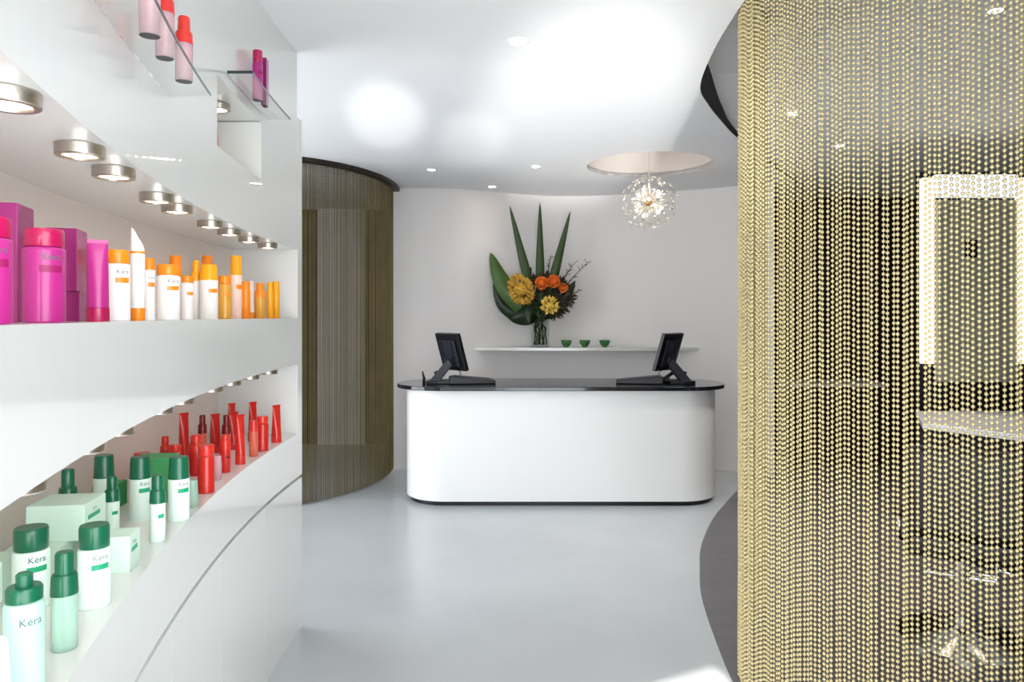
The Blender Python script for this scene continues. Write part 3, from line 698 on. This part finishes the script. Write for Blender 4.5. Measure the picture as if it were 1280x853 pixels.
U(can, 'tall pale can with long yellow cap', 295, .09, 320, 14.5, 'pinkw', 'amber', 'orange', GO, capf=.31, txt=False)
U(can, 'solid orange bottle beside the tall yellow-capped can', 307, .06, 352, 11, 'orange', 'orange', None, GO, txt=False)
U(tube_, 'slender pink tube leaning between two orange bottles', 314, .10, 352, 8, 'pinkw', 'orange', GO)
U(spray, 'short clear spray with amber cap near the row end', 325, .07, 354, 13, 'amberc', 'orange', GO, f1=.2, f2=.22)
U(can, 'first of the two amber cans ending the upper row', 337.5, .05, 353, 8, 'amber', 'amber', None, GO, txt=False)
U(can, 'last amber can ending the upper row', 345, .055, 352, 8.5, 'amber', 'amber', None, GO, txt=False)

# on the glass shelves
GS = 'pink and red bottles on the glass shelf'
gz = 2.188
def gs(px, y): return Vector(((px-CX)/F*y, y, gz))
can('pale pink bottle on the glass shelf, closest to the camera', gs(187, 1.50), .15, .042, 'pinkc', 'redcap', None, GS, capf=.3, txt=False, name='serum_bottle')
spray('pale pink spray on the glass shelf, between its two neighbours', gs(206, 1.63), .16, .040, 'pinkc', 'redcap', GS, f1=.2)
spray('pale pink spray with red cap at the end of the glass shelf', gs(230, 1.79), .155, .041, 'pinkc', 'redcap', GS, f1=.24)
gz = 2.473
shampoo('magenta bottle with crimson cap on the short glass shelf', gs(322, 2.90), .195, .040, 'mag', 'magcap', 'magdark', GM, capf=.25)
carton('narrow magenta carton behind the bottle on the short glass shelf', gs(331, 2.98)+Vector((0, 0, 0)), .022, .04, .19, 'magbox', GM, .1, name='foil_carton')
r = tube_('red tube in the small square upper niche', (face(2.56)-.045, 2.55, 2.178), .135, .04, 'red', 'redcap', 'tubes in the small square niche')

# ------------------------------------------------------------------ bead curtains
def along(pts, step, jit, seed):
    rnd = random.Random(seed); P = [Vector((*p, 0)) for p in rline(pts, 40)]; out = []; acc = 0; nxt = 0
    for a, b in zip(P[:-1], P[1:]):
        l = (b-a).length
        while nxt <= acc+l:
            q = a.lerp(b, (nxt-acc)/l); out.append((q.x, q.y)); nxt += step*rnd.uniform(1-jit, 1+jit)
        acc += l
    return out
def bead_mesh(name, pos, z0, z1, r, pitch, m, seg, rings, label, cat, seed, amp=0.):
    rnd = np.random.RandomState(seed); 
    bv = []; 
    for k in range(1, rings):
        th = PI*k/rings
        for j in range(seg): bv.append((math.sin(th)*math.cos(2*PI*j/seg), math.sin(th)*math.sin(2*PI*j/seg), math.cos(th)))
    bv.append((0, 0, 1)); bv.append((0, 0, -1)); nv = len(bv); top, bot = nv-2, nv-1
    bv = np.array(bv)*r; tri = []
    for j in range(seg):
        j2 = (j+1) % seg; tri.append((top, j, j2)); o = (rings-2)*seg; tri.append((bot, o+j2, o+j))
        for k in range(rings-2):
            a = k*seg; tri.append((a+j, a+seg+j, a+seg+j2)); tri.append((a+j, a+seg+j2, a+j2))
    tri = np.array(tri); nb = int((z1-z0)/pitch); cs_ = []
    lk = []                                             # thin link cords, three-sided
    for x, y in pos:
        ph = rnd.uniform(0, pitch); z = z1-ph-np.arange(nb)*pitch; z = z[z > z0+r]
        ax, ay, w = rnd.uniform(-amp, amp), rnd.uniform(-amp, amp), rnd.uniform(.5, 1.5)
        u = (z1-z)/(z1-z0)
        cs_.append(np.stack([x+ax*np.sin(u*w*PI), y+ay*np.sin(u*w*PI), z], 1)); lk.append((x, y, z1, z.min()))
    C = np.concatenate(cs_); n = len(C)
    V = (C[:, None, :]+bv[None]).reshape(-1, 3); T = (tri[None]+(np.arange(n)*nv)[:, None, None]).reshape(-1, 3)
    # links: one slim prism per gap would be heavy; one cord per strand
    cv = []; ct = []; off = len(V); rc = r*.16
    for s_i, (x, y, a, b) in enumerate(lk):
        st = cs_[s_i][::12]; pts = np.concatenate([[[x, y, a]], st, cs_[s_i][-1:]]); k0 = off+len(cv)
        for p in pts:
            for j in range(3): cv.append((p[0]+rc*math.cos(2.094*j), p[1]+rc*math.sin(2.094*j), p[2]))
        for i in range(len(pts)-1):
            for j in range(3):
                j2 = (j+1) % 3; A = k0+i*3; ct.append((A+j, A+3+j, A+3+j2)); ct.append((A+j, A+3+j2, A+j2))
    V = np.concatenate([V, np.array(cv)]); T = np.concatenate([T, np.array(ct)])
    me = bpy.data.meshes.new(name); me.vertices.add(len(V)); me.vertices.foreach_set('co', V.astype('f').ravel())
    me.loops.add(T.size); me.loops.foreach_set('vertex_index', T.astype('i').ravel())
    me.polygons.add(len(T)); me.polygons.foreach_set('loop_start', (np.arange(len(T))*3).astype('i'))
    me.polygons.foreach_set('use_smooth', np.ones(len(T), dtype=bool))
    me.update(); me.validate(); me.materials.append(m)
    o = bpy.data.objects.new(name, me); COL.objects.link(o); tag(o, label, cat); o['kind'] = 'stuff'; return o
cp = [(1.43, 4.05), (1.20, 3.62), (1.045, 3.30), (.99, 3.08), (1.03, 2.83), (1.16, 2.58), (1.38, 2.36), (1.66, 2.17), (1.92, 2.08), (2.15, 2.05)]
bead_mesh('bead_curtain', along(cp, .0158, .10, 3), .012, 3.238, .0062, .0187, M['bead'], 8, 5, 'champagne metal bead curtain hanging in a curve over the dark floor', 'curtain', 1, .004)
tr = rline(cp, 12)
o = G().sweep(tr, [(-.012, 3.24), (.012, 3.24), (.012, 3.27), (-.012, 3.27)]).build('curtain_rail', M['rail']); tag(o, 'curved rail carrying the champagne bead curtain', 'rail')
pc = Vector((-2.2, 7.3)); rx, ry = .97, 1.36
ell = [(pc.x+rx*math.cos(a), pc.y+ry*math.sin(a)) for a in [math.radians(d) for d in range(-200, 21, 10)]]
bead_mesh('bead_curtain', along(ell, .0125, .3, 5), .012, CEIL-.035, .0056, .0150, M['bronze'], 5, 4, 'dark bronze bead curtain round an oval booth by the back wall', 'curtain', 2, .004)
e2 = [((pc.x+(rx+d)*math.cos(math.radians(a)), pc.y+(ry+d)*math.sin(math.radians(a)))) for d in (.07,) for a in range(-200, 21, 5)]
e3 = [((pc.x+(rx-.02)*math.cos(math.radians(a)), pc.y+(ry-.02)*math.sin(math.radians(a)))) for a in range(20, -201, -5)]
tag(G().prism(e2+e3, CEIL-.034, CEIL, False).build('curtain_rail', M['rail']), 'dark curved ceiling rail over the bronze bead curtain', 'rail')

# ------------------------------------------------------------------ salon seen through the champagne curtain
st = thing('styling_station', 'tall grey mirror with glowing side strips behind the champagne curtain', 'mirror', (0, 0, 0))
def bx(px0, px1, py0, py1, Y, dy):
    a = W(px0, py1, Y); b = W(px1, py0, Y); return (a.x, b.x, Y, Y+dy, a.z, b.z)
MY = 5.4
G().box(*bx(1172, 1272, 250, 478, MY, .03)).build('mirror_glass', M['mirrorm'], st, bevel=.003)
G().box(*bx(1155, 1168, 222, 455, MY-.02, .06)).build('light_strip', M['strip'], st, bevel=.004)
G().box(*bx(1275, 1288, 222, 455, MY-.02, .06)).build('light_strip', M['strip'], st, bevel=.004)
G().box(*bx(1171, 1273, 218, 246, MY-.02, .06)).build('light_strip', M['strip2'], st, bevel=.004)
a = bx(1150, 1292, 215, 480, MY+.04, .06); G().box(a[0], a[1], a[2], a[3], 0.003, a[5]).build('backboard', M['black'], st)
g = G(); g.box(*bx(1207, 1222, 300, 322, MY-.012, .01)); g.build('socket_plate', M['black'], st)
c = thing('reflection_standin', 'white angular slab standing in for reflections in glass, behind the champagne curtain', 'reflection stand-in', (0, 0, 0))  # white slab on a black base, added to imitate reflections in glass
lp = [(2.97, 5.3), (2.68, 4.7), (3.05, 4.15), (3.45, 4.35), (3.75, 5.3)]
G().prism(lp[::-1], .86, .90).build('reflection_slab', M['whiteg'], c, bevel=.006)
G().prism([(2.98, 5.28), (2.80, 4.8), (3.08, 4.4), (3.40, 4.5), (3.68, 5.28)][::-1], .003, .86).build('cabinet', M['black'], c)  # base added only to carry the reflection slab
c = thing('side_cabinet', 'low dark cabinet with pale top at the back of the salon', 'cabinet', (0, 0, 0))
G().box(3.05, 3.95, 7.7, 8.2, .003, .84).build('cabinet_body', M['darkwall'], c); G().box(3.0, 4.0, 7.66, 8.2, .84, .88).build('cabinet_top', M['peach'], c)
def chair(label, x, y, rz):
    r = thing('salon_chair', label, 'chair', (x, y, .003), rz, 'salon chairs behind the curtain')
    G().box(-.25, .25, -.24, .24, .44, .56).build('seat', M['leather'], r, bevel=.04)
    G().box(-.24, .24, .20, .30, .56, .98).build('backrest', M['leather'], r, bevel=.04)
    for s in (-1, 1): G().box(s*.27-.03, s*.27+.03, -.22, .22, .62, .68).build('armrest', M['leather'], r, bevel=.02); 
    for s in (-1, 1): G().tube([(s*.27, .15, .62), (s*.27, .15, .5), (s*.2, .1, .46)], .012, 8).build('arm_bracket', M['chrome'], r)
    G().lathe([(0, 0), (.29, 0), (.29, .012), (.06, .045), (.03, .06), (.03, .44), (0, .44)], 32).build('pedestal', M['chrome'], r, auto=40)
    G().tube([(-.16, -.2, .44), (-.17, -.38, .22), (.17, -.38, .22), (.16, -.2, .44)], .012, 8).build('footrest', M['chrome'], r)
    G().box(-.17, .17, -.42, -.32, .20, .215).build('footplate', M['chrome'], r, bevel=.004)
chair('black salon chair with chrome base, nearer the bead curtain', 2.22, 3.55, math.radians(150))
chair('black salon chair with chrome footrest, in front of the mirror', 2.95, 3.6, math.radians(200))

# ------------------------------------------------------------------ light
w = bpy.data.worlds.new('World'); SC.world = w; w.use_nodes = True
bg = w.node_tree.nodes['Background']; bg.inputs['Color'].default_value = (.93, .97, 1, 1); bg.inputs['Strength'].default_value = 4.2
sun = bpy.data.lights.new('sun', 'SUN'); sun.energy = 7; sun.angle = math.radians(1.2); sun.color = (1, .96, .9)
so = bpy.data.objects.new('sun', sun); COL.objects.link(so)
d = Vector((-.107, 1, -.9)); so.rotation_euler = d.to_track_quat('-Z', 'Y').to_euler()
pl = bpy.data.lights.new('shopfront_portal', 'AREA'); pl.shape = 'RECTANGLE'; pl.size = 3.6; pl.size_y = HEAD; pl.energy = 1
pl.cycles.is_portal = True
po = bpy.data.objects.new('shopfront_portal', pl); COL.objects.link(po)
c = MX @ Vector((-1.8, -.14, HEAD/2)); nrm = (MX.to_3x3() @ Vector((0, 1, 0)))
po.location = c; po.rotation_euler = nrm.to_track_quat('-Z', 'Z').to_euler()

pl2 = bpy.data.lights.new('side_window_portal', 'AREA'); pl2.shape = 'RECTANGLE'; pl2.size = 2.4; pl2.size_y = 2.6; pl2.cycles.is_portal = True
po2 = bpy.data.objects.new('side_window_portal', pl2); COL.objects.link(po2); po2.location = (-3.62, 4.52, 1.42); po2.rotation_euler = Vector((1, 0, 0)).to_track_quat('-Z', 'Z').to_euler()
# spots added outside, standing in for sunlight glancing off the street onto the ceiling
sl = bpy.data.lights.new('glint_standin_spot', 'SPOT'); sl.energy = 2400; sl.spot_size = math.radians(12.5); sl.spot_blend = .8; sl.shadow_soft_size = .12; sl.color = (1, .99, .96)
so2 = bpy.data.objects.new('glint_standin_spot', sl); COL.objects.link(so2); so2.location = (.3, -3.0, .35)
so2.rotation_euler = (Vector((.5, 4.95, CEIL))-so2.location).to_track_quat('-Z', 'Y').to_euler()
for tx, ty, en, sz in ((-.85, 4.85, 1900, 4.4), (-.3, 5.5, 1300, 4.2)):
    s3 = sl.copy(); s3.energy = en; s3.spot_size = math.radians(sz); s3.shadow_soft_size = .05; o3 = bpy.data.objects.new('glint_standin_spot', s3); COL.objects.link(o3)
    o3.location = (.3, -3.0, .35); o3.rotation_euler = (Vector((tx, ty, CEIL))-o3.location).to_track_quat('-Z', 'Y').to_euler()
# ------------------------------------------------------------------ camera and look
cam = bpy.data.cameras.new('camera'); co = bpy.data.objects.new('camera', cam); COL.objects.link(co)
co.location = (0, 0, EYE); co.rotation_euler = (PI/2, 0, 0)
cam.sensor_width = 36; cam.lens = F/1280*36; cam.shift_y = -(853/2-HY)/1280; cam.clip_start = .02
SC.camera = co
SC.view_settings.view_transform = 'Standard'; SC.view_settings.look = 'None'; SC.view_settings.gamma = 1
SC.view_settings.use_curve_mapping = False; SC.view_settings.exposure = 0.68
SC.cycles.max_bounces = 10; SC.cycles.diffuse_bounces = 6; SC.cycles.sample_clamp_indirect = 12
SC.cycles.use_denoising = True
